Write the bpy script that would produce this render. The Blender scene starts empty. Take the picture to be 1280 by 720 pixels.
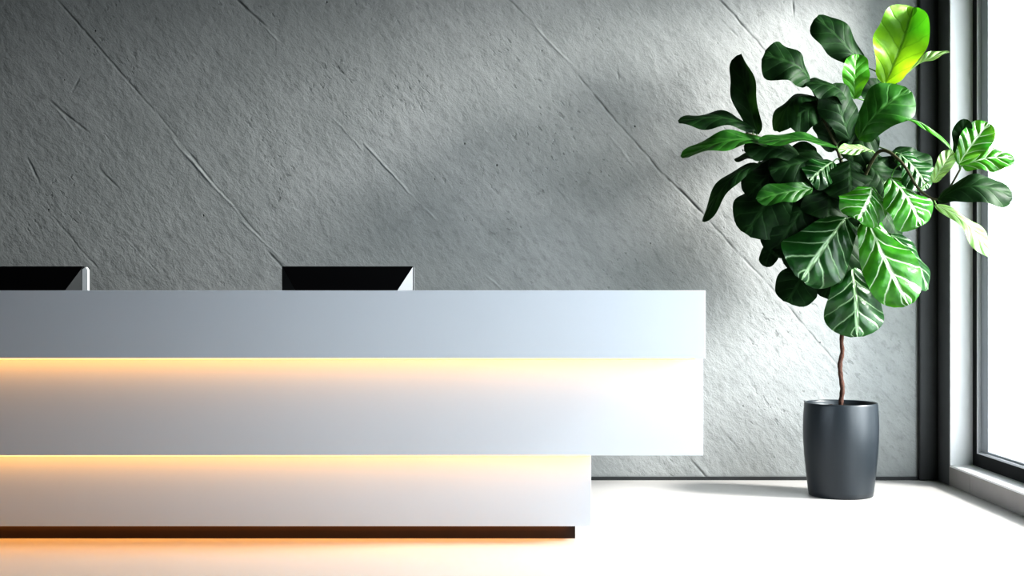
import bpy, bmesh, math, random
import numpy as np
from mathutils import Vector, Matrix

random.seed(7)
sc = bpy.context.scene
col = sc.collection
PI = math.pi

# ------------------------------------------------------------------ camera constants
F = 1600.0          # focal length in pixels of a 1280 wide frame
EYE = 1.06          # eye height
HOR = 375.0         # image row of the horizon
YW = 7.54           # concrete wall
XR = 2.50           # inner plane of the window wall


def at(px, py, y):
    return Vector(((px - 640.0) * y / F, y, EYE + (HOR - py) * y / F))


# ------------------------------------------------------------------ helpers
def link(name, me, mat=None, parent=None, kind=None):
    o = bpy.data.objects.new(name, me)
    col.objects.link(o)
    if mat is not None:
        me.materials.append(mat)
    if parent is not None:
        o.parent = parent
    if kind:
        o['kind'] = kind
    return o


def from_bm(name, bm, mat, parent=None, kind=None, smooth=False):
    me = bpy.data.meshes.new(name)
    bmesh.ops.recalc_face_normals(bm, faces=bm.faces[:])
    bm.to_mesh(me)
    bm.free()
    if smooth:
        for p in me.polygons:
            p.use_smooth = True
    return link(name, me, mat, parent, kind)


def add_box(bm, x0, x1, y0, y1, z0, z1, bevel=0.0, seg=2):
    vs = [bm.verts.new((x, y, z)) for x in (x0, x1) for y in (y0, y1) for z in (z0, z1)]
    idx = [(0, 1, 3, 2), (4, 6, 7, 5), (0, 4, 5, 1), (2, 3, 7, 6), (0, 2, 6, 4), (1, 5, 7, 3)]
    fs = [bm.faces.new([vs[i] for i in f]) for f in idx]
    if bevel > 0:
        es = list({e for f in fs for e in f.edges})
        bmesh.ops.bevel(bm, geom=es, offset=bevel, segments=seg, affect='EDGES', profile=0.6)
    return fs


def box(name, b, mat, parent=None, kind=None, bevel=0.0):
    bm = bmesh.new()
    add_box(bm, *b, bevel=bevel)
    return from_bm(name, bm, mat, parent, kind)


def lathe(bm, prof, n=64, cx=0, cy=0, closed=True):
    rings = []
    for r, z in prof:
        if r < 1e-6:
            rings.append([bm.verts.new((cx, cy, z))])
        else:
            rings.append([bm.verts.new((cx + r * math.cos(2 * PI * k / n), cy + r * math.sin(2 * PI * k / n), z)) for k in range(n)])
    for a, b in zip(rings[:-1], rings[1:]):
        for k in range(n):
            k2 = (k + 1) % n
            if len(a) == 1 and len(b) == 1:
                continue
            if len(a) == 1:
                bm.faces.new((a[0], b[k], b[k2]))
            elif len(b) == 1:
                bm.faces.new((a[k], a[k2], b[0]))
            else:
                bm.faces.new((a[k], a[k2], b[k2], b[k]))


def tube(bm, pts, radii, n=10, cap=True):
    rings = []
    up = Vector((0.3, 1, 0.2)).normalized()
    for i, p in enumerate(pts):
        t = (pts[min(i + 1, len(pts) - 1)] - pts[max(i - 1, 0)]).normalized()
        s = t.cross(up).normalized()
        w = s.cross(t).normalized()
        r = radii[i]
        rings.append([bm.verts.new(p + s * (r * math.cos(2 * PI * k / n)) + w * (r * math.sin(2 * PI * k / n))) for k in range(n)])
    for a, b in zip(rings[:-1], rings[1:]):
        for k in range(n):
            bm.faces.new((a[k], a[(k + 1) % n], b[(k + 1) % n], b[k]))
    if cap:
        bm.faces.new(rings[0])
        bm.faces.new(list(reversed(rings[-1])))


def spline(pts, rad, sub=6):
    """Catmull-Rom through pts with radii."""
    P, R = [], []
    n = len(pts)
    for i in range(n - 1):
        p0, p1, p2, p3 = pts[max(i - 1, 0)], pts[i], pts[i + 1], pts[min(i + 2, n - 1)]
        for k in range(sub):
            t = k / sub
            P.append(0.5 * ((2 * p1) + (p2 - p0) * t + (2 * p0 - 5 * p1 + 4 * p2 - p3) * t * t + (3 * p1 - p0 - 3 * p2 + p3) * t ** 3))
            R.append(rad[i] * (1 - t) + rad[i + 1] * t)
    P.append(pts[-1])
    R.append(rad[-1])
    return P, R


# ------------------------------------------------------------------ materials
class NT:
    def __init__(self, name):
        self.m = bpy.data.materials.new(name)
        self.m.use_nodes = True
        self.t = self.m.node_tree
        self.t.nodes.clear()
        self.out = self.t.nodes.new('ShaderNodeOutputMaterial')

    def n(self, typ, **kw):
        nd = self.t.nodes.new(typ)
        for k, v in kw.items():
            if k == 'ins':
                for kk, vv in v.items():
                    if isinstance(vv, bpy.types.NodeSocket):
                        self.t.links.new(vv, nd.inputs[kk])
                    else:
                        nd.inputs[kk].default_value = vv
            else:
                setattr(nd, k, v)
        return nd

    def math(self, op, a, b=None, c=None, clamp=False):
        nd = self.t.nodes.new('ShaderNodeMath')
        nd.operation = op
        nd.use_clamp = clamp
        for i, v in enumerate((a, b, c)):
            if v is None:
                continue
            if isinstance(v, bpy.types.NodeSocket):
                self.t.links.new(v, nd.inputs[i])
            else:
                nd.inputs[i].default_value = v
        return nd.outputs[0]

    def sstep(self, v, a, b, c=0.0, d=1.0):
        nd = self.n('ShaderNodeMapRange', interpolation_type='SMOOTHSTEP')
        self.t.links.new(v, nd.inputs[0])
        for i, x in enumerate((a, b, c, d)):
            nd.inputs[1 + i].default_value = x
        return nd.outputs[0]

    def mixc(self, f, a, b):
        nd = self.t.nodes.new('ShaderNodeMix')
        nd.data_type = 'RGBA'
        for i, v in ((0, f), (6, a), (7, b)):
            if isinstance(v, bpy.types.NodeSocket):
                self.t.links.new(v, nd.inputs[i])
            else:
                nd.inputs[i].default_value = v if i == 0 else (*v, 1.0)[:4]
        return nd.outputs[2]

    def l(self, a, b):
        self.t.links.new(a, b)


def pbr(name, color, rough=0.5, spec=0.5, metal=0.0, noise=0.0, nscale=8.0, bump=0.0, bscale=60.0, coat=0.0):
    g = NT(name)
    b = g.n('ShaderNodeBsdfPrincipled', ins={'Roughness': rough, 'Specular IOR Level': spec, 'Metallic': metal, 'Coat Weight': coat})
    tc = g.n('ShaderNodeTexCoord')
    nz = g.n('ShaderNodeTexNoise', ins={'Vector': tc.outputs['Object'], 'Scale': nscale, 'Detail': 4.0})
    lo = tuple(c * (1 - noise) for c in color)
    hi = tuple(min(1, c * (1 + noise)) for c in color)
    g.l(g.mixc(nz.outputs[0], lo, hi), b.inputs['Base Color'])
    if bump > 0:
        n2 = g.n('ShaderNodeTexNoise', ins={'Vector': tc.outputs['Object'], 'Scale': bscale, 'Detail': 3.0})
        bp = g.n('ShaderNodeBump', ins={'Strength': bump, 'Distance': 0.01, 'Height': n2.outputs[0]})
        g.l(bp.outputs[0], b.inputs['Normal'])
    g.l(b.outputs[0], g.out.inputs[0])
    return g.m


def emit(name, color, strength):
    g = NT(name)
    e = g.n('ShaderNodeEmission', ins={'Color': (*color, 1), 'Strength': strength})
    g.l(e.outputs[0], g.out.inputs[0])
    return g.m


def glass_mat():
    g = NT('window_glass')
    tr = g.n('ShaderNodeBsdfTransparent', ins={'Color': (0.97, 0.985, 0.98, 1)})
    gl = g.n('ShaderNodeBsdfGlossy', ins={'Roughness': 0.02})
    fr = g.n('ShaderNodeFresnel', ins={'IOR': 1.45})
    f2 = g.math('MULTIPLY', fr.outputs[0], 0.5)
    mx = g.n('ShaderNodeMixShader')
    g.l(f2, mx.inputs[0])
    g.l(tr.outputs[0], mx.inputs[1])
    g.l(gl.outputs[0], mx.inputs[2])
    g.l(mx.outputs[0], g.out.inputs[0])
    return g.m


def wall_px(px, py):
    return Vector(((px - 640.0) * YW / F, YW, EYE + (HOR - py) * YW / F))


# seams left by the diagonal formwork boards and scratches: (x0,y0,x1,y1,width,depth)
SEAMS = [
    (64, -8, 195, 140, 1.5, 1.2), (190, 133, 250, 206, 1.0, 0.7), (213, 170, 300, 268, 1.9, -1.0), (236, 190, 330, 302, 1.0, 0.8),
    (296, 270, 352, 326, 1.0, -0.8), (328, 310, 372, 353, 1.6, 1.3),
    (290, -8, 336, 38, 1.8, 1.6), (312, 14, 352, 56, 1.2, -1.0),
    (412, 143, 458, 190, 1.0, -0.7), (452, 174, 552, 283, 1.6, -1.1), (455, 180, 555, 286, 0.9, 0.6), (603, 340, 634, 368, 1.3, -1.0),
    (622, -12, 668, 30, 1.3, 0.9), (664, 26, 716, 84, 1.5, -0.9), (716, 88, 742, 118, 1.2, 1.0), (738, 114, 832, 222, 1.4, 1.3),
    (828, 215, 882, 272, 1.8, 1.5), (880, 270, 960, 356, 1.3, 1.0), (955, 350, 1062, 472, 1.1, 1.1), (858, 572, 888, 602, 1.6, 1.1),
    (894, -6, 964, 72, 1.6, 1.5), (893, 18, 926, 50, 1.3, 1.0), (960, 70, 1180, 316, 1.0, 0.7),
    (58, 122, 116, 169, 1.8, 1.5), (66, 128, 98, 170, 1.2, -1.0), (86, 122, 102, 92, 1.4, 1.0), (96, 100, 106, 110, 2.0, 1.0),
    (46, 250, 128, 342, 1.1, 0.7), (30, 190, 52, 232, 1.5, 0.9), (120, 205, 152, 238, 1.5, 0.8),
    (770, 84, 774, 104, 1.6, 1.1), (773, 102, 780, 116, 1.4, 1.1), (757, 164, 795, 212, 1.3, -0.6), (738, 118, 746, 126, 2.0, 1.4),
    (560, 440, 640, 530, 1.0, 0.5), (990, -5, 993, 24, 1.5, 1.2), (998, 12, 1002, 22, 1.5, 1.2), (500, 60, 520, 78, 1.0, 0.5),
    (690, 228, 716, 262, 1.0, 0.5), (400, 60, 440, 104, 0.8, 0.4), (150, 290, 205, 350, 0.9, 0.5), (930, 415, 946, 432, 2.0, 0.7),
    (965, 430, 975, 446, 2.2, 0.9), (945, 380, 950, 390, 2.0, 0.9), (1075, 455, 1140, 530, 0.8, 0.5), (904, 540, 925, 566, 1.2, 0.6),
]


def concrete():
    g = NT('board_marked_concrete')
    tc = g.n('ShaderNodeTexCoord')
    P = tc.outputs['Object']
    # along / across the boards
    du = g.n('ShaderNodeVectorMath', operation='DOT_PRODUCT', ins={0: P, 1: (0.66, 0, -0.75)}).outputs['Value']
    dv = g.n('ShaderNodeVectorMath', operation='DOT_PRODUCT', ins={0: P, 1: (0.75, 0, 0.66)}).outputs['Value']
    st = g.n('ShaderNodeCombineXYZ', ins={0: g.math('MULTIPLY', du, 0.42), 1: dv, 2: 0.0}).outputs[0]
    st2 = g.n('ShaderNodeCombineXYZ', ins={0: g.math('MULTIPLY', du, 0.65), 1: dv, 2: 3.7}).outputs[0]
    seam = g.n('ShaderNodeAttribute', attribute_name='seam').outputs['Fac']
    # broken visibility along the seams
    brk = g.n('ShaderNodeTexNoise', ins={'Vector': P, 'Scale': 14.0, 'Detail': 2.0}).outputs[0]
    seam = g.math('MULTIPLY', seam, g.sstep(brk, 0.25, 0.6, 0.35, 1.0))
    n_big = g.n('ShaderNodeTexNoise', ins={'Vector': P, 'Scale': 0.9, 'Detail': 5.0, 'Roughness': 0.55}).outputs[0]
    n_str = g.n('ShaderNodeTexNoise', ins={'Vector': st, 'Scale': 9.0, 'Detail': 7.0, 'Roughness': 0.62}).outputs[0]
    n_mid = g.n('ShaderNodeTexNoise', ins={'Vector': st2, 'Scale': 26.0, 'Detail': 6.0, 'Roughness': 0.65}).outputs[0]
    n_fine = g.n('ShaderNodeTexNoise', ins={'Vector': P, 'Scale': 110.0, 'Detail': 3.0}).outputs[0]
    # small chips, clustered
    chip = g.n('ShaderNodeTexNoise', ins={'Vector': st2, 'Scale': 34.0, 'Detail': 3.0}).outputs[0]
    clus = g.n('ShaderNodeTexNoise', ins={'Vector': P, 'Scale': 2.6, 'Detail': 3.0}).outputs[0]
    chips = g.math('MULTIPLY', g.sstep(chip, 0.605, 0.69), g.sstep(clus, 0.5, 0.66))
    # rare air holes
    vo = g.n('ShaderNodeTexVoronoi', ins={'Vector': P, 'Scale': 11.0, 'Randomness': 1.0})
    rnd = g.n('ShaderNodeSeparateColor', ins={0: vo.outputs['Color']}).outputs[0]
    hole = g.math('MULTIPLY', g.sstep(vo.outputs['Distance'], 0.03, 0.09, 1.0, 0.0), g.sstep(rnd, 0.90, 0.91))
    h = g.math('MULTIPLY', n_str, 0.7)
    h = g.math('ADD', h, g.math('MULTIPLY', n_mid, 0.62))
    h = g.math('ADD', h, g.math('MULTIPLY', n_fine, 0.10))
    h = g.math('ADD', h, g.math('MULTIPLY', n_big, 0.6))
    h = g.math('SUBTRACT', h, g.math('MULTIPLY', chips, 0.2))
    h = g.math('SUBTRACT', h, g.math('MULTIPLY', hole, 0.8))
    bp = g.n('ShaderNodeBump', ins={'Strength': 0.8, 'Distance': 0.012, 'Height': h})
    c = g.mixc(g.sstep(n_big, 0.3, 0.7), (0.265, 0.275, 0.272), (0.335, 0.342, 0.34))
    c = g.mixc(g.sstep(n_str, 0.35, 0.7, 0.0, 0.5), c, (0.235, 0.245, 0.242))
    c = g.mixc(g.sstep(n_mid, 0.5, 0.72, 0.0, 0.6), c, (0.20, 0.207, 0.204))
    c = g.mixc(g.math('MULTIPLY', chips, 0.35), c, (0.12, 0.125, 0.125))
    c = g.mixc(g.math('MULTIPLY', hole, 0.7), c, (0.08, 0.08, 0.08))
    c = g.mixc(g.math('MULTIPLY', seam, 0.55, clamp=True), c, (0.08, 0.085, 0.085))
    c = g.mixc(g.math('MULTIPLY', seam, -0.35, clamp=True), c, (0.5, 0.51, 0.51))
    b = g.n('ShaderNodeBsdfPrincipled', ins={'Roughness': 0.82, 'Specular IOR Level': 0.25})
    g.l(c, b.inputs['Base Color'])
    g.l(bp.outputs[0], b.inputs['Normal'])
    g.l(b.outputs[0], g.out.inputs[0])
    return g.m


def leaf_mat(name, dark, light, vein, vein_amt, transl, tamt, rough=0.34, bmp=0.75, spec=0.5, tip=None):
    g = NT(name)
    uv = g.n('ShaderNodeUVMap').outputs[0]
    sp = g.n('ShaderNodeSeparateXYZ', ins={0: uv})
    u = g.math('MULTIPLY', g.math('ABSOLUTE', g.math('SUBTRACT', sp.outputs[0], 0.5)), 2.0)   # 0 at the midrib, 1 at the edge
    v = sp.outputs[1]
    tc = g.n('ShaderNodeTexCoord')
    nz = g.n('ShaderNodeTexNoise', ins={'Vector': tc.outputs['Object'], 'Scale': 18.0, 'Detail': 3.0}).outputs[0]
    s = g.math('SUBTRACT', g.math('MULTIPLY', v, 4.8), g.math('MULTIPLY', g.math('POWER', u, 0.75), 1.35))
    s = g.math('ADD', s, g.math('MULTIPLY', g.math('SUBTRACT', nz, 0.5), 0.25))
    fr = g.math('ABSOLUTE', g.math('SUBTRACT', g.math('FRACT', s), 0.5))      # 0 mid-cell, .5 at a vein
    wid = g.math('ADD', g.math('MULTIPLY', u, 0.05), 0.40)
    side = g.sstep(g.math('SUBTRACT', fr, wid), -0.02, 0.07)
    mid = g.sstep(u, 0.03, 0.10, 1.0, 0.0)
    vm = g.math('MAXIMUM', g.math('MULTIPLY', side, 0.75), mid)
    quilt = g.math('MULTIPLY', g.math('COSINE', g.math('MULTIPLY', fr, PI * 2)), 0.5)
    base = g.mixc(g.sstep(nz, 0.3, 0.7), dark, light)
    if tip:
        side_u = g.sstep(sp.outputs[0], 0.42, 0.58)
        f_ = g.math('ADD', g.math('MULTIPLY', g.sstep(v, 0.25, 0.75), g.math('MULTIPLY_ADD', side_u, tip[3] - tip[4], tip[4])), 0.0, clamp=True)
        base = g.mixc(f_, base, tip[:3])
    c = g.mixc(g.math('MULTIPLY', vm, vein_amt), base, vein)
    geo = g.n('ShaderNodeNewGeometry')
    under = g.mixc(0.5, light, (0.16, 0.24, 0.10))
    c2 = g.mixc(g.math('MULTIPLY', geo.outputs['Backfacing'], 0.55), c, under)
    b = g.n('ShaderNodeBsdfPrincipled', ins={'Roughness': rough, 'Specular IOR Level': spec})
    g.l(c2, b.inputs['Base Color'])
    h = g.math('SUBTRACT', quilt, g.math('MULTIPLY', vm, 0.55))
    bp = g.n('ShaderNodeBump', ins={'Strength': bmp, 'Distance': 0.012, 'Height': h})
    g.l(bp.outputs[0], b.inputs['Normal'])
    tl = g.n('ShaderNodeBsdfTranslucent')
    tcol = g.mixc(g.math('MULTIPLY', vm, 0.5), transl, tuple(x * 0.4 for x in transl))
    if tip:
        tcol = g.mixc(f_, tcol, (tip[0] * 1.5, tip[1] * 1.5, tip[2]))
    g.l(tcol, tl.inputs[0])
    g.l(bp.outputs[0], tl.inputs[1])
    mx = g.n('ShaderNodeMixShader', ins={0: tamt})
    g.l(b.outputs[0], mx.inputs[1])
    g.l(tl.outputs[0], mx.inputs[2])
    g.l(mx.outputs[0], g.out.inputs[0])
    return g.m


M = dict(
    concrete=concrete(),
    floor=pbr('polished_white_floor', (0.615, 0.59, 0.575), 0.33, 0.5, noise=0.03, nscale=1.5),
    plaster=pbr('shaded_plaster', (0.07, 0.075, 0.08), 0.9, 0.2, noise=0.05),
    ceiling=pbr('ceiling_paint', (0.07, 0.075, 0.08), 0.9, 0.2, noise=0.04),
    charcoal=pbr('charcoal_baseboard_and_shade', (0.035, 0.037, 0.038), 0.5, 0.4, noise=0.15),
    jamb=pbr('grey_window_lining', (0.13, 0.134, 0.14), 0.45, 0.5, noise=0.08, nscale=5),
    reveal=pbr('pale_window_reveal', (0.74, 0.75, 0.76), 0.4, 0.5, noise=0.03),
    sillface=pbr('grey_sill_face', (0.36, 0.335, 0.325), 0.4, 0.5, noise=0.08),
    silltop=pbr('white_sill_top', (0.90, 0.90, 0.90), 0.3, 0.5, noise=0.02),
    mon_light=pbr('pale_silver_edge', (0.80, 0.81, 0.82), 0.4, 0.5, noise=0.03),
    gasket=pbr('black_gasket', (0.008, 0.009, 0.01), 0.6, 0.3, noise=0.1),
    bead=pbr('pale_glazing_bead', (0.62, 0.64, 0.67), 0.35, 0.5, noise=0.03),
    spacer=pbr('grey_glazing_spacer', (0.34, 0.36, 0.39), 0.4, 0.5, noise=0.04),
    glass=glass_mat(),
    lacquer=pbr('white_satin_lacquer', (0.635, 0.69, 0.76), 0.42, 0.4, noise=0.012, nscale=3),
    brown=pbr('dark_brown_plinth', (0.022, 0.013, 0.010), 0.5, 0.4, noise=0.2),
    worktop=pbr('grey_worktop', (0.45, 0.46, 0.47), 0.5, 0.4, noise=0.05),
    led=emit('warm_led', (1.0, 0.46, 0.12), 5.0),
    led_floor=emit('warm_floor_led', (1.0, 0.44, 0.09), 11.0),
    mon_black=pbr('black_monitor_plastic', (0.004, 0.004, 0.005), 0.55, 0.15, noise=0.2),
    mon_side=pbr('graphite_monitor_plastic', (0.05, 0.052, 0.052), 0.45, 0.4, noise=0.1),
    mon_silver=pbr('silver_edge_and_lit_slope', (0.27, 0.28, 0.29), 0.45, 0.5, noise=0.04),
    screen=pbr('dark_screen_glass', (0.01, 0.011, 0.013), 0.12, 0.5, noise=0.1),
    pot=pbr('slate_glazed_pot', (0.024, 0.030, 0.036), 0.36, 0.5, noise=0.10, nscale=4, bump=0.04, bscale=30),
    soil=pbr('dark_soil', (0.03, 0.024, 0.02), 0.95, 0.1, noise=0.5, nscale=60, bump=0.8, bscale=90),
    bark=pbr('reddish_bark', (0.075, 0.040, 0.03), 0.75, 0.25, noise=0.55, nscale=45, bump=0.6, bscale=80),
    twig=pbr('green_brown_twig', (0.05, 0.05, 0.025), 0.6, 0.3, noise=0.4, nscale=40, bump=0.3),
    dark=leaf_mat('dark_green_leaf', (0.004, 0.016, 0.005), (0.009, 0.032, 0.008), (0.03, 0.075, 0.025), 0.45, (0.04, 0.12, 0.02), 0.08, 0.55, 0.25, 0.16),  # low light on left and inner leaves is partly put into this colour
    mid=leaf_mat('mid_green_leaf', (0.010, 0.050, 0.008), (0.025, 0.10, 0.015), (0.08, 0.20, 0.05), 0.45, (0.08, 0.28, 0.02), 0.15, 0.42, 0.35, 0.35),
    green=leaf_mat('veined_green_leaf', (0.006, 0.034, 0.008), (0.014, 0.070, 0.014), (0.30, 0.44, 0.26), 0.8, (0.08, 0.26, 0.03), 0.14, 0.30, 0.6, 0.45),
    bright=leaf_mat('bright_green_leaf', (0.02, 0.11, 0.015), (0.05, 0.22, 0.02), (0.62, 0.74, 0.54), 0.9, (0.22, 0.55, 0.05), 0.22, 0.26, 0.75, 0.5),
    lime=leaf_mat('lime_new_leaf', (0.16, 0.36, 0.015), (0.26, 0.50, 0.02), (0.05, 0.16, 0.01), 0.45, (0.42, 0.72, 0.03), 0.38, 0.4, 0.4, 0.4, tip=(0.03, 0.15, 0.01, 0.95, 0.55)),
    fresh=leaf_mat('fresh_green_leaf', (0.03, 0.14, 0.012), (0.06, 0.24, 0.02), (0.12, 0.30, 0.06), 0.5, (0.22, 0.55, 0.03), 0.25, 0.4, 0.35, 0.3),
    pale=leaf_mat('pale_green_leaf', (0.13, 0.26, 0.09), (0.26, 0.42, 0.17), (0.62, 0.74, 0.52), 0.8, (0.5, 0.75, 0.2), 0.3, 0.35),
)

# ------------------------------------------------------------------ room shell
X0, X1, Y0, ZC = -6.0, 2.85, -3.0, 3.45
box('floor', (X0, X1, Y0, YW + 0.15, -0.10, 0.0), M['floor'], kind='structure')
box('ceiling', (X0, X1, Y0, YW + 0.15, ZC, ZC + 0.1), M['ceiling'], kind='structure')


def concrete_wall():
    """board-marked wall: seams and scratches are cut into a fine grid, the grain is left to the material"""
    nx, nz = 1300, 620
    gx0, gx1, gz1 = -3.5, X1, 3.1
    xs = np.linspace(gx0, gx1, nx)
    zs = np.linspace(0.0, gz1, nz)
    Xg, Zg = np.meshgrid(xs, zs)
    rs = np.random.RandomState(5)

    def smooth_noise(step):
        c = rs.rand(int(gz1 / step) + 4, int((gx1 - gx0) / step) + 4)
        fx, fz = (Xg - gx0) / step, Zg / step
        ix, iz = fx.astype(int), fz.astype(int)
        tx, tz = fx - ix, fz - iz
        tx, tz = tx * tx * (3 - 2 * tx), tz * tz * (3 - 2 * tz)
        return (c[iz, ix] * (1 - tx) + c[iz, ix + 1] * tx) * (1 - tz) + (c[iz + 1, ix] * (1 - tx) + c[iz + 1, ix + 1] * tx) * tz
    wob = (smooth_noise(0.22) - 0.5) * 0.016 + (smooth_noise(0.05) - 0.5) * 0.006
    brk = np.clip(0.35 + 1.1 * smooth_noise(0.07), 0, 1.1)
    H = np.zeros_like(Xg)
    px = YW / F

    def sst(v):
        v = np.clip(v, 0, 1)
        return v * v * (3 - 2 * v)
    for (x0, y0, x1, y1, w, dep) in SEAMS:
        p0, p1 = wall_px(x0, y0), wall_px(x1, y1)
        d = p1 - p0
        ln = d.length
        d.normalize()
        qx, qz = Xg - p0.x, Zg - p0.z
        a = qx * d.x + qz * d.z
        b = -qx * d.z + qz * d.x + wob
        g = (1 - sst(np.abs(b) / (w * px * SEAM_W))) * sst(a / 0.07) * sst((ln - a) / 0.07)
        H += dep * g
    H *= brk
    n = nx * nz
    co = np.empty((n + 8, 3), np.float32)
    co[:n, 0] = Xg.ravel()
    co[:n, 1] = YW + 0.0045 * H.ravel()
    co[:n, 2] = Zg.ravel()
    co[n:] = [(X0, YW, 0), (gx0, YW, ZC), (X0, YW, ZC), (X1, YW, ZC), (X0, YW + .15, 0), (X1, YW + .15, 0), (X1, YW + .15, ZC), (X0, YW + .15, ZC)]
    i = np.arange(n).reshape(nz, nx)
    quads = np.stack([i[:-1, :-1], i[:-1, 1:], i[1:, 1:], i[1:, :-1]], -1).reshape(-1, 4)
    bl, br, tl, tr = 0, nx - 1, (nz - 1) * nx, n - 1
    extra = [(n, bl, tl, n + 2), (n + 2, tl, n + 1, n + 1), (tl, tr, n + 3, n + 1), (n + 4, n + 7, n + 6, n + 5), (n + 2, n + 3, n + 6, n + 7), (n, n + 5, n + 4, n), (n, n + 2, n + 7, n + 4), (br, n + 5, n + 6, n + 3)]
    faces = [tuple(q) for q in quads.tolist()]
    for e in extra:
        u = []
        for k in e:
            if k not in u:
                u.append(k)
        faces.append(tuple(u))
    me = bpy.data.meshes.new('wall_back')
    me.from_pydata(co.tolist(), [], faces)
    at_ = me.attributes.new('seam', 'FLOAT', 'POINT')
    at_.data.foreach_set('value', np.concatenate([H.ravel(), np.zeros(8)]).astype(np.float32))
    sm = np.zeros(len(me.polygons), bool)
    sm[:len(quads)] = True
    me.polygons.foreach_set('use_smooth', sm)
    me.update()
    return link('wall_back', me, M['concrete'], kind='structure')


SEAM_W = 1.05
concrete_wall()
box('wall_left', (X0 - 0.1, X0, Y0, YW, 0.0, ZC), M['plaster'], kind='structure')
box('wall_front', (X0, X1, Y0 - 0.1, Y0, 0.0, ZC), M['plaster'], kind='structure')
# window wall: opening from y=WA (far jamb) to y=WB (near jamb)
WA, WB, WT = 7.31, 2.2, 3.1
SILL = 0.118
bm = bmesh.new()
add_box(bm, XR, X1, Y0, WB, 0.0, ZC)
add_box(bm, XR, X1, WB, YW, WT, ZC)
from_bm('wall_right', bm, M['plaster'], kind='structure')
# far jamb: grey lining facing the room, pale reveal facing along the wall
box('trim_1', (XR, X1, WA + 0.012, YW, 0.0, WT), M['jamb'], kind='structure', bevel=0.003)
box('trim_2', (XR + 0.003, X1, WA - 0.002, WA + 0.012, SILL, WT), M['reveal'], kind='structure')
# dark strip put in for the shade at the corner of the concrete
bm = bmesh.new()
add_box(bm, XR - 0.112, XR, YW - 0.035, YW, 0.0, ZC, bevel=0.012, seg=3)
from_bm('corner_shade_strip', bm, M['charcoal'], kind='structure')
box('baseboard_back', (X0, XR - 0.112, YW - 0.012, YW, 0.0, 0.020), M['charcoal'], kind='structure', bevel=0.002)

# sill curb under the window, with a joint
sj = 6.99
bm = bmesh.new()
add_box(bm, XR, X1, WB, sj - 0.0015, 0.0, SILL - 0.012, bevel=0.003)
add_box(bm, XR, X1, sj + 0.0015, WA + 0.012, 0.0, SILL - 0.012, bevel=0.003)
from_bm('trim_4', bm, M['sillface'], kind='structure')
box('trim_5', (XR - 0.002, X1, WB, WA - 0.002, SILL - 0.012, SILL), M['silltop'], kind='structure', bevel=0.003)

# the window: gasket frame, pale bead, spacer, pane
GX = 2.63
win = bpy.data.objects.new('window_1', None)
col.objects.link(win)
win.location = (GX, (WA + WB) / 2, SILL)
win['kind'] = 'structure'
bpy.context.view_layer.update()


def ring(name, x0, x1, y0, y1, z0, z1, t, mat, bevel=0.002, tb=None):
    """rectangular frame lying in a plane of constant x; t is its width"""
    bm = bmesh.new()
    add_box(bm, x0, x1, y1 - t, y1, z0, z1, bevel=bevel)
    add_box(bm, x0, x1, y0, y0 + t, z0, z1, bevel=bevel)
    add_box(bm, x0, x1, y0 + t, y1 - t, z0, z0 + (tb or t), bevel=bevel)
    add_box(bm, x0, x1, y0 + t, y1 - t, z1 - t, z1, bevel=bevel)
    o = from_bm(name, bm, mat, win)
    o.matrix_parent_inverse = win.matrix_world.inverted()
    return o


ya, yb = WA - 0.002, WB
ring('window_frame', GX, GX + 0.09, yb, ya, SILL, WT, 0.074, M['gasket'])
ring('glazing_bead', GX - 0.004, GX + 0.05, yb + 0.074, ya - 0.074, SILL + 0.074, WT - 0.074, 0.024, M['bead'], tb=0.012)
ring('glazing_spacer', GX + 0.012, GX + 0.05, yb + 0.098, ya - 0.098, SILL + 0.086, WT - 0.098, 0.105, M['spacer'], tb=0.012)
bm = bmesh.new()
vs = [bm.verts.new((GX + 0.03, y, z)) for y, z in ((yb + .1, SILL + .09), (ya - .1, SILL + .09), (ya - .1, WT - .1), (yb + .1, WT - .1))]
bm.faces.new(vs)
o = from_bm('pane', bm, M['glass'], win)
o.matrix_parent_inverse = win.matrix_world.inverted()


# ------------------------------------------------------------------ reception desk
def empty(name, loc, label, cat, group=None, rz=0.0):
    o = bpy.data.objects.new(name, None)
    col.objects.link(o)
    o.location = loc
    o.rotation_euler = (0, 0, rz)
    o['label'] = label
    o['category'] = cat
    if group:
        o['group'] = group
    return o


D1, D2, D3, D4 = 5.44, 5.54, 5.63, 5.69
XL = -3.4
xr1 = 242 * D1 / F
xr2 = 239 * D2 / F
xr3 = 99 * D3 / F
xr4 = 79 * D4 / F
z1t, z1b = EYE + 12 * D1 / F, EYE - 73 * D1 / F
z2b = EYE - 194.5 * D2 / F
z3b = EYE - 283 * D3 / F
desk = empty('reception_desk', (0, D4, 0), 'long white stepped reception desk with warm glowing light strips', 'reception desk')
desk_off = Vector((0, -D4, 0))


def dpart(name, bm, mat, parent=desk, smooth=False):
    o = from_bm(name, bm, mat, parent, smooth=smooth)
    if parent is desk:
        o.matrix_parent_inverse = Matrix.Translation(desk_off)
    return o


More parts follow.
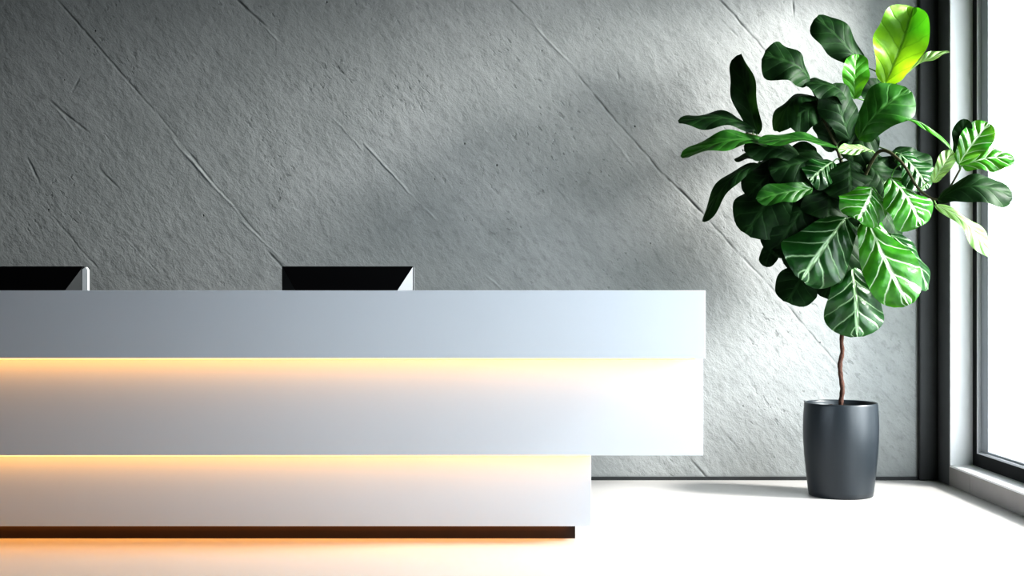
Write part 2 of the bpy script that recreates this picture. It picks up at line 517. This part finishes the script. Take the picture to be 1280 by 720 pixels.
bm = bmesh.new(); add_box(bm, XL, xr1, D1, D1 + 0.34, z1b, z1t, bevel=0.003)
top = dpart('counter_top', bm, M['lacquer'])
top['label'] = 'uppermost white counter band'
bm = bmesh.new(); add_box(bm, XL, xr2, D2, D2 + 0.95, z2b, z1b - 0.0005, bevel=0.003)
mid = dpart('front_panel', bm, M['lacquer'])
mid['label'] = 'middle white band overhanging at its right end'
bm = bmesh.new(); add_box(bm, XL, xr3, D3, D3 + 0.80, z3b, z2b - 0.0005, bevel=0.003)
low = dpart('lower_panel', bm, M['lacquer'])
low['label'] = 'lowest white band, shorter than those above'
bm = bmesh.new(); add_box(bm, XL, xr4, D4, D4 + 0.66, 0.0, z3b - 0.0005, bevel=0.002)
dpart('plinth', bm, M['brown'])['label'] = 'dark brown recessed plinth'


def led(x0, x1, y0, y1, z0, z1, mat=M['led']):
    bm = bmesh.new()
    add_box(bm, x0, x1, y0, y1, z0, z1)
    return dpart('light_strip', bm, mat)


led(XL, 0.78, D2 - 0.085, D2 - 0.008, z1b - 0.004, z1b - 0.0002)
led(XL, xr3 - 0.01, D3 - 0.080, D3 - 0.008, z2b - 0.004, z2b - 0.0002)
led(XL, xr4 - 0.03, D4 - 0.030, D4 - 0.010, z3b - 0.004, z3b - 0.0002, M['led_floor'])


# ------------------------------------------------------------------ monitors (seen from behind over the counter)
WTOP = z1b   # they stand on the top of the middle band, behind the counter band


def make_monitor(label):
    r = empty('computer_monitor', (0, 0, 0), label, 'monitor', 'monitors on the desk')
    w, h, zb = 0.628, 0.385, 0.03
    zt = EYE - WTOP + 42 * 6.12 / F
    zb = zt - h
    # slim surround
    bm = bmesh.new()
    add_box(bm, -w / 2, w / 2, 0.0, 0.022, zb, zt, bevel=0.003)
    o = from_bm('bezel', bm, M['mon_black'], r)
    # tapered back shell: four sloping faces and a centre plate
    dz, dx, dy = 0.20, 0.125, -0.075
    oq = [(-w / 2 + .002, 0, zb + .002), (w / 2 - .002, 0, zb + .002), (w / 2 - .002, 0, zt - .002), (-w / 2 + .002, 0, zt - .002)]
    iq = [(-w / 2 + dx, dy, zb + 0.10), (w / 2 - dx, dy, zb + 0.10), (w / 2 - dx, dy, zt - dz), (-w / 2 + dx, dy, zt - dz)]
    bm = bmesh.new()
    a = [bm.verts.new(p) for p in oq]
    b = [bm.verts.new(p) for p in iq]
    fs = [bm.faces.new(b)]
    for k in range(4):
        fs.append(bm.faces.new((a[k], a[(k + 1) % 4], b[(k + 1) % 4], b[k])))
    me = bpy.data.meshes.new('back_shell')
    bmesh.ops.recalc_face_normals(bm, faces=bm.faces[:])
    me.materials.append(M['mon_black'])
    me.materials.append(M['mon_side'])
    me.materials.append(M['mon_silver'])
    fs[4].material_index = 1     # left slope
    fs[2].material_index = 2     # right slope, window light put into its paler colour
    bm.to_mesh(me)
    bm.free()
    link('back_shell', me, None, r)
    bm = bmesh.new()
    add_box(bm, w / 2, w / 2 + 0.004, 0.002, 0.020, zb + 0.003, zt - 0.004, bevel=0.0015)
    from_bm('edge_strip', bm, M['mon_silver'], r)['label'] = 'silver side edge'
    bm = bmesh.new()
    add_box(bm, -w / 2 + .012, w / 2 - .012, 0.022, 0.0235, zb + .014, zt - .012)
    from_bm('screen', bm, M['screen'], r)
    bm = bmesh.new()
    add_box(bm, -0.03, 0.03, -0.05, -0.015, 0.01, zb + 0.16, bevel=0.004)
    from_bm('stand_neck', bm, M['mon_side'], r)
    bm = bmesh.new()
    add_box(bm, -0.12, 0.12, -0.10, 0.10, 0.0, 0.012, bevel=0.004)
    from_bm('stand_base', bm, M['mon_side'], r)
    return r


MY = 6.12
m1 = make_monitor('black monitor seen from behind on the desk, whole back edge in view')
m1.location = ((434.5 - 640) * MY / F, MY, WTOP)
m2 = m1.copy()
col.objects.link(m2)
m2['label'] = 'black monitor on the desk cut off by the left picture edge'
m2.location = ((22 - 640) * MY / F, MY, WTOP)
for ch in list(m1.children):
    c = ch.copy()
    col.objects.link(c)
    c.parent = m2
    if ch.name.startswith('back_shell'):       # its right slope is given shade as a darker material
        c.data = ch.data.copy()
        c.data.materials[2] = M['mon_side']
    if ch.name.startswith('edge_strip'):       # and its side edge is wide and pointed at the top
        bm = bmesh.new()
        w_, zt_, zb_ = 0.314, EYE - WTOP + 42 * 6.12 / F, EYE - WTOP + 42 * 6.12 / F - 0.385
        poly = [(w_ - .004, zb_ + .003), (w_ + .022, zb_ + .003), (w_ + .022, zt_ - .018), (w_ + .013, zt_ - .003), (w_ - .004, zt_ - .014)]
        fr_ = [bm.verts.new((x, -0.004, z)) for x, z in poly]
        bk_ = [bm.verts.new((x, 0.024, z)) for x, z in poly]
        bm.faces.new(fr_)
        bm.faces.new(list(reversed(bk_)))
        for k in range(5):
            bm.faces.new((fr_[k], bk_[k], bk_[(k + 1) % 5], fr_[(k + 1) % 5]))
        bmesh.ops.recalc_face_normals(bm, faces=bm.faces[:])
        c.data = bpy.data.meshes.new('edge_strip')
        bm.to_mesh(c.data)
        bm.free()
        c.data.materials.append(M['mon_light'])

# ------------------------------------------------------------------ potted fiddle-leaf fig
PY = 6.95
PXc = (1051 - 640) * PY / F
plant = empty('potted_fig_tree', (PXc, PY, 0), 'leafy green fiddle-leaf fig tree in a dark slate pot by the window', 'potted plant')
POFF = Matrix.Translation((-PXc, -PY, 0))


def ppart(o, parent=plant):
    o.parent = parent
    o.matrix_parent_inverse = POFF
    return o


s = PY / F
prof = [(0.0, 0.0), (38.0 * s, 0.0), (39.2 * s, 0.004), (40.2 * s, 0.03), (42.5 * s, 0.12), (44.8 * s, 0.22), (46.0 * s, 0.30), (46.4 * s, 0.36),
        (46.0 * s, 0.43), (44.9 * s, 0.492), (44.5 * s, 0.502), (43.9 * s, 0.5045), (42.9 * s, 0.502), (42.4 * s, 0.492), (42.6 * s, 0.455), (0.0, 0.455)]
bm = bmesh.new()
lathe(bm, prof, 96, PXc, PY)
ppart(from_bm('pot', bm, M['pot'], smooth=True))
bm = bmesh.new()
sp_ = [(42.2 * s, 0.476)] + [(r * s, 0.480 + 0.006 * math.sin(r)) for r in (36, 28, 20, 12, 6)] + [(0.0, 0.49)]
lathe(bm, sp_, 48, PXc, PY)
for v in bm.verts:
    v.co.z += random.uniform(-.003, .003)
ppart(from_bm('soil', bm, M['soil'], smooth=True))


def P3(px, py, dy):
    return at(px, py, PY + dy)


trunk_pts = [(1051, 512, 0), (1051.5, 500, 0), (1053, 486, 0), (1051, 470, .01), (1050, 455, .005), (1053, 440, 0), (1052, 424, -.01), (1056, 395, 0), (1062, 355, .02), (1064, 310, .03), (1062, 265, .03), (1060, 235, .03), (1056, 212, .02)]
trunk_pts = [P3(*p) for p in trunk_pts]
trunk_rad = [0.78 * r for r in [.017, .0165, .016, .0155, .0165, .0145, .014, .0135, .013, .012, .0115, .011, .0095]]
BR = [
    ([(1060, 238, .03), (1048, 190, .0), (1030, 150, -.04), (1022, 125, -.05), (1008, 98, -.06), (1000, 85, -.06)], 1),
    ([(1058, 225, .03), (1078, 190, .05), (1096, 150, .06), (1106, 118, .06), (1110, 98, .06)], 1),
    ([(1064, 262, .03), (1088, 205, -.15), (1104, 188, -.26), (1128, 204, -.36), (1150, 238, -.44), (1176, 248, -.50), (1200, 212, -.52)], 1),
    ([(1061, 240, .03), (1018, 205, .0), (985, 188, -.02), (950, 172, -.03), (932, 166, -.03)], 1),
    ([(1064, 300, .03), (1085, 275, -.10), (1090, 258, -.16), (1096, 240, -.2)], 1),
    ([(1063, 275, .03), (1030, 255, .05), (1000, 240, .08), (975, 232, .08)], 1),
]
allpts = list(trunk_pts[6:])
bm = bmesh.new()
Pp, Rr = spline(trunk_pts, trunk_rad, 5)
for i in range(len(Rr)):
    Rr[i] *= 1 + 0.10 * math.sin(i * 1.7)
tube(bm, Pp, Rr, 12)
tr = ppart(from_bm('trunk', bm, M['bark'], smooth=True))
for pts, _ in BR:
    q = [P3(*p) for p in pts]
    rad = [0.0105 - 0.006 * i / (len(q) - 1) for i in range(len(q))]
    bm = bmesh.new()
    Pp, Rr = spline(q, rad, 5)
    tube(bm, Pp, Rr, 8)
    ppart(from_bm('branch', bm, M['twig'], smooth=True))
    allpts += Pp

foliage = bpy.data.objects.new('foliage', None)
col.objects.link(foliage)
foliage.parent = plant
foliage.location = (0, 0, 1.7)
FOFF = Matrix.Translation((-PXc, -PY, -1.7))


def wprof(v):
    def sst(x):
        x = max(0, min(1, x))
        return x * x * (3 - 2 * x)
    w = 0.54 + 0.46 * sst((v - 0.05) / 0.58)
    if v < 0.10:
        w *= math.sqrt(max(0, v / 0.10)) * 0.92 + 0.08
    if v > 0.66:
        w *= math.sqrt(max(0.0, 1 - ((v - 0.66) / 0.345) ** 2.3))
    return w


def leaf(base, tip, width, face, bend=0.08, cup=0.10, ruf=0.05, mat='dark', NU=12, NV=26, seed=None, petiole=True):
    """base/tip 3-D points, face = rough direction the upper side looks to, bend = bow of the midrib towards face,
    cup > 0 edges lifted towards face, < 0 edges drooping."""
    rd = random.Random(seed if seed is not None else random.random())
    d = tip - base
    L = d.length
    t = d.normalized()
    n = (Vector(face) - t * Vector(face).dot(t)).normalized()
    sd = t.cross(n).normalized()
    ph1, ph2 = rd.uniform(0, 6.3), rd.uniform(0, 6.3)
    tw = rd.uniform(-.55, .55)
    k1, k2 = rd.uniform(-.10, .10), rd.uniform(-.10, .10)
    skew = rd.uniform(-.04, .04)
    bm = bmesh.new()
    uvl = bm.loops.layers.uv.new('UVMap')
    grid = []
    for j in range(NV + 1):
        v = j / NV
        vv = min(v, 0.998)
        wv = width * 0.5 * wprof(vv) / 0.98
        c = base + d * v + n * (bend * L * math.sin(PI * v ** 0.9)) + sd * (skew * L * math.sin(PI * v))
        row = []
        ta = tw * (v - .35)
        s_, n_ = sd * math.cos(ta) + n * math.sin(ta), n * math.cos(ta) - sd * math.sin(ta)
        for i in range(NU + 1):
            u = -1 + 2 * i / NU
            au = abs(u)
            ph = ph1 if u < 0 else ph2
            off = cup * width * au ** 1.6 + ruf * width * au ** 2 * math.sin(v * 11 + ph) * (1 if 0 < v < 1 else 0)
            off += 0.022 * width * math.sin(PI * min(1, au * 1.05)) * abs(math.sin(PI * (v * 4.8 - au ** .75 * 1.35 + .5)))
            row.append((bm.verts.new(c + s_ * (u * wv * (1 - 0.12 * abs(cup) * au) * (1 + (k1 if u < 0 else k2) * math.sin(v * 9 + ph))) + n_ * (off * wprof(vv))), (i / NU, v)))
        grid.append(row)
    for j in range(NV):
        for i in range(NU):
            q = (grid[j][i], grid[j][i + 1], grid[j + 1][i + 1], grid[j + 1][i])
            f = bm.faces.new([x[0] for x in q])
            f.smooth = True
            for lp, x in zip(f.loops, q):
                lp[uvl].uv = x[1]
    if petiole:
        near = min(allpts, key=lambda p: (p - base).length)
        if 0.004 < (near - base).length < 0.34:
            m_ = (near + base) / 2 + Vector((0, 0, 0.015)) - n * 0.01
            e_ = base + t * (0.03 * L) + n * (bend * L * math.sin(PI * 0.03 ** .9))
            Pq, Rq = spline([near, m_, e_], [.0042, .0036, .003], 4)
            nv0 = len(bm.verts)
            tube(bm, Pq, Rq, 6)
            bm.faces.ensure_lookup_table()
            for f in bm.faces:
                if all(v_.index == -1 or True for v_ in f.verts) and f.loops[0][uvl].uv.length == 0 and f.loops[1][uvl].uv.length == 0:
                    f.smooth = True
                    for lp in f.loops:
                        lp[uvl].uv = (0.30, 0.085)
    me = bpy.data.meshes.new('leaf')
    bm.to_mesh(me)
    bm.free()
    o = link('leaf', me, M[mat])
    o.parent = foliage
    o.matrix_parent_inverse = FOFF
    return o


CAM = (0, -1, 0)
# (base px, base dy, tip px, tip dy, width px, face, bend, cup, mat)
LV = [
    # crown
    ((1106, 106), .06, (1142, 9), .02, 64, (-.35, -1, .1), .05, .20, 'lime'),
    ((1131, 93), .04, (1187, 65), -.02, 20, (-.2, -.5, 1), .06, .10, 'pale'),
    ((1078, 84), .03, (1021, 21), .00, 44, (.2, -1, .1), .10, -.12, 'dark'),
    ((1013, 101), -.06, (955, 68), -.12, 52, (.1, -1, .5), .16, -.10, 'dark'),
    ((1068, 124), .0, (1071, 68), -.02, 32, (-.2, -1, .1), .06, .10, 'fresh'),
    ((1073, 174), -.02, (1136, 112), -.10, 56, (-.2, -1, .45), .12, -.05, 'mid'),
    ((1062, 128), -.04, (1006, 104), -.10, 40, (.0, -.8, .8), .14, -.12, 'dark'),
    ((1022, 122), -.05, (971, 164), -.14, 34, (-.5, -.6, .6), .22, -.10, 'dark'),
    ((1040, 190), .02, (1028, 148), .0, 34, (.0, -1, .3), .05, .05, 'dark'),
    ((1100, 150), .1, (1096, 98), .14, 50, (.1, -1, .1), .05, .05, 'dark'),
    ((1062, 175), -.05, (1040, 105), -.08, 46, (.1, -1, .2), .06, -.08, 'dark'),
    # left side
    ((948, 168), -.02, (925, 68), -.02, 36, (-.7, -.8, .1), .10, .16, 'dark'),
    ((944, 162), -.04, (848, 152), -.08, 36, (-.1, -.7, .8), .10, -.06, 'dark'),
    ((960, 180), -.05, (852, 197), -.14, 34, (.0, -.8, .8), .12, .05, 'mid'),
    ((1048, 186), -.10, (948, 178), -.16, 26, (.0, -.6, .9), .07, .05, 'mid'),
    ((962, 196), .05, (918, 200), .05, 16, (0, -.5, 1), .06, .0, 'dark'),
    ((950, 205), .02, (879, 277), -.03, 26, (-.55, -.7, .5), .16, -.05, 'dark'),
    ((985, 222), .0, (932, 292), -.04, 66, (-.3, -1, .2), .08, -.10, 'dark'),
    ((1016, 236), -.10, (946, 250), -.16, 30, (.0, -1, .5), .06, .03, 'mid'),
    ((1012, 248), -.02, (966, 318), -.06, 54, (-.2, -1, .2), .08, -.10, 'dark'),
    ((972, 298), .06, (956, 333), .04, 22, (-.3, -1, .2), .08, -.05, 'dark'),
    ((1012, 328), .0, (984, 378), -.04, 52, (-.2, -1, .1), .06, -.10, 'dark'),
    # centre
    ((1090, 188), -.20, (1048, 189), -.28, 17, (0, -.8, .7), .03, .05, 'pale'),
    ((1042, 202), -.06, (1012, 226), -.12, 40, (.1, -1, .5), .06, -.10, 'green'),
    ((1062, 200), -.08, (1064, 250), -.14, 62, (.0, -1, .3), .06, -.12, 'dark'),
    ((1058, 272), -.14, (1002, 350), -.20, 78, (-.1, -1, .2), .07, -.12, 'green'),
    ((1062, 280), -.08, (1054, 356), -.12, 58, (.1, -1, .1), .06, -.10, 'dark'),
    ((1064, 328), -.10, (1072, 421), -.14, 70, (.05, -1, .15), .07, -.14, 'green'),
    ((1090, 234), -.28, (1072, 275), -.34, 62, (.15, -1, .5), .10, -.16, 'bright'),
    ((1112, 222), -.30, (1152, 282), -.38, 58, (.2, -1, .5), .10, -.14, 'bright'),
    ((1083, 272), -.20, (1136, 381), -.28, 62, (-.1, -1, .2), .08, -.10, 'bright'),
    ((1112, 292), -.12, (1160, 362), -.16, 44, (.5, -1, .2), .10, -.12, 'green'),
    # right side
    ((1094, 168), .02, (1190, 188), -.30, 15, (.1, -.5, 1), .20, -.05, 'bright'),
    ((1196, 193), -.50, (1207, 149), -.52, 20, (-.5, -1, .1), .05, .05, 'dark'),
    ((1198, 206), -.52, (1236, 154), -.55, 36, (-.3, -1, .2), .06, .08, 'bright'),
    ((1203, 208), -.52, (1267, 198), -.58, 34, (-.1, -.9, .5), .08, -.06, 'bright'),
    ((1172, 250), -.50, (1265, 244), -.62, 40, (-.1, -.9, .5), .22, -.12, 'dark'),
    ((1166, 228), -.42, (1191, 188), -.46, 20, (.0, -1, .3), .05, .05, 'pale'),
    ((1124, 192), -.30, (1160, 236), -.34, 42, (.1, -1, .4), .06, -.08, 'green'),
    ((1168, 256), -.48, (1238, 320), -.55, 30, (.3, -.8, .7), .10, -.04, 'pale'),
    ((1095, 205), .0, (1140, 228), .05, 46, (.1, -1, .3), .05, -.05, 'dark'),
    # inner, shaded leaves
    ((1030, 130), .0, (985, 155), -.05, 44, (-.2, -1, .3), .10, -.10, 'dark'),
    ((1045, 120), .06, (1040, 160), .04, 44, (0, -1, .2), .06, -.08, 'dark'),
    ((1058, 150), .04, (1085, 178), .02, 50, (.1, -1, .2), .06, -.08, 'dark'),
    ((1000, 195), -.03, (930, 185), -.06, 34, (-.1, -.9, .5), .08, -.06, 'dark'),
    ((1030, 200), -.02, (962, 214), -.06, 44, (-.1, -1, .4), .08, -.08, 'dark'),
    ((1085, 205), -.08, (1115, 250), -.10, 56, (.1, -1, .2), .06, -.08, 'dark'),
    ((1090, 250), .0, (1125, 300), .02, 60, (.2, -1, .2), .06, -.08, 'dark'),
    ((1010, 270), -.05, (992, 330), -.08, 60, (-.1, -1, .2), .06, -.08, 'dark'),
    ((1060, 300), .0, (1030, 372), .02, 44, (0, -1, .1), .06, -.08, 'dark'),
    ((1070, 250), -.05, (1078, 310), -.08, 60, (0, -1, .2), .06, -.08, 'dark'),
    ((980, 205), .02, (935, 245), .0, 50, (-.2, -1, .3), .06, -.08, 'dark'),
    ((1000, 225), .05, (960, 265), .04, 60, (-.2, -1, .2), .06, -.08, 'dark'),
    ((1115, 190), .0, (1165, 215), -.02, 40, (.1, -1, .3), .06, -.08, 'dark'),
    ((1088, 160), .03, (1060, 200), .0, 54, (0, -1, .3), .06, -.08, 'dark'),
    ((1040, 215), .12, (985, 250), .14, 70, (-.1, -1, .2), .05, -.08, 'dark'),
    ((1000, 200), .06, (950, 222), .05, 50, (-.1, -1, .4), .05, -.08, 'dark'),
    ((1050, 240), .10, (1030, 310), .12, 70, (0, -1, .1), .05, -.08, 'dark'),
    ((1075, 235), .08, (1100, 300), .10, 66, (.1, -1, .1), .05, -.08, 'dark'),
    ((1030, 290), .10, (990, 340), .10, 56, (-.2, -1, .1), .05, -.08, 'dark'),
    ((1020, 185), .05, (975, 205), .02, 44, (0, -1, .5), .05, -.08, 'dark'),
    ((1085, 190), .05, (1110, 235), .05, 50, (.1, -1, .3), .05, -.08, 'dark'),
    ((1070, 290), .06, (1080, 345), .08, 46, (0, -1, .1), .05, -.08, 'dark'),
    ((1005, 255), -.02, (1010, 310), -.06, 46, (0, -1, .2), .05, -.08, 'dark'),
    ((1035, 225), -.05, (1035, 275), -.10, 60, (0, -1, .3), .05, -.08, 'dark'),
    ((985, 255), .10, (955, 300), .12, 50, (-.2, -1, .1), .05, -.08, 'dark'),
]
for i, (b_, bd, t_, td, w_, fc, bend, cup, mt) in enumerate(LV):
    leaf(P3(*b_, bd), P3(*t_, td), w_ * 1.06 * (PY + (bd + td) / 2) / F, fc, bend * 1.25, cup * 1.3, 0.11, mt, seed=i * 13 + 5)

# ------------------------------------------------------------------ light
w = bpy.data.worlds.new('bright_overcast_sky')
sc.world = w
w.use_nodes = True
nt = w.node_tree
nt.nodes.clear()
bg = nt.nodes.new('ShaderNodeBackground')
bg.inputs[0].default_value = (0.90, 0.96, 1.0, 1)
# hazy sky with a broad bright patch added to light the right side
tcw = nt.nodes.new('ShaderNodeTexCoord')
dt = nt.nodes.new('ShaderNodeVectorMath')
dt.operation = 'DOT_PRODUCT'
nt.links.new(tcw.outputs['Generated'], dt.inputs[0])
dt.inputs[1].default_value = Vector((1.0, -1.75, 0.42)).normalized()
mr = nt.nodes.new('ShaderNodeMapRange')
mr.interpolation_type = 'SMOOTHSTEP'
for i_, v_ in ((1, 0.62), (2, 1.0), (3, 2.2), (4, 19.5)):
    mr.inputs[i_].default_value = v_
nt.links.new(dt.outputs['Value'], mr.inputs[0])
nt.links.new(mr.outputs[0], bg.inputs[1])
ow = nt.nodes.new('ShaderNodeOutputWorld')
nt.links.new(bg.outputs[0], ow.inputs[0])

pl = bpy.data.lights.new('window_portal', 'AREA')
pl.shape = 'RECTANGLE'
pl.size, pl.size_y = WT - SILL, WA - WB
pl.cycles.is_portal = True
po = bpy.data.objects.new('window_portal', pl)
col.objects.link(po)
po.location = (X1 + 0.02, (WA + WB) / 2, (WT + SILL) / 2)
po.rotation_euler = (0, PI / 2, 0)

# lamp added outside the window, raking past the tree to cast its shadow
sl = bpy.data.lights.new('raking_light', 'AREA')
sl.shape = 'DISK'
sl.size = 1.0
sl.energy = 980.0
sl.color = (1.0, 0.98, 0.95)
so = bpy.data.objects.new('raking_light', sl)
col.objects.link(so)
so.location = (5.3, 5.46, 3.1)
so.rotation_euler = (Vector((0.9, YW, 1.45)) - Vector(so.location)).to_track_quat('-Z', 'Y').to_euler()

# ------------------------------------------------------------------ camera
cd = bpy.data.cameras.new('camera')
cd.sensor_width = 36
cd.lens = 36 * F / 1280
cd.shift_y = (HOR - 360) / 1280
cd.clip_end = 100
co = bpy.data.objects.new('camera', cd)
col.objects.link(co)
co.location = (0, 0, EYE)
co.rotation_euler = (PI / 2, 0, 0)
sc.camera = co

sc.view_settings.view_transform = 'Standard'
sc.view_settings.look = 'High Contrast'
sc.view_settings.exposure = -0.48
sc.cycles.use_denoising = True
sc.cycles.max_bounces = 8
sc.cycles.diffuse_bounces = 5
sc.cycles.transparent_max_bounces = 8
sc.cycles.sample_clamp_indirect = 8.0
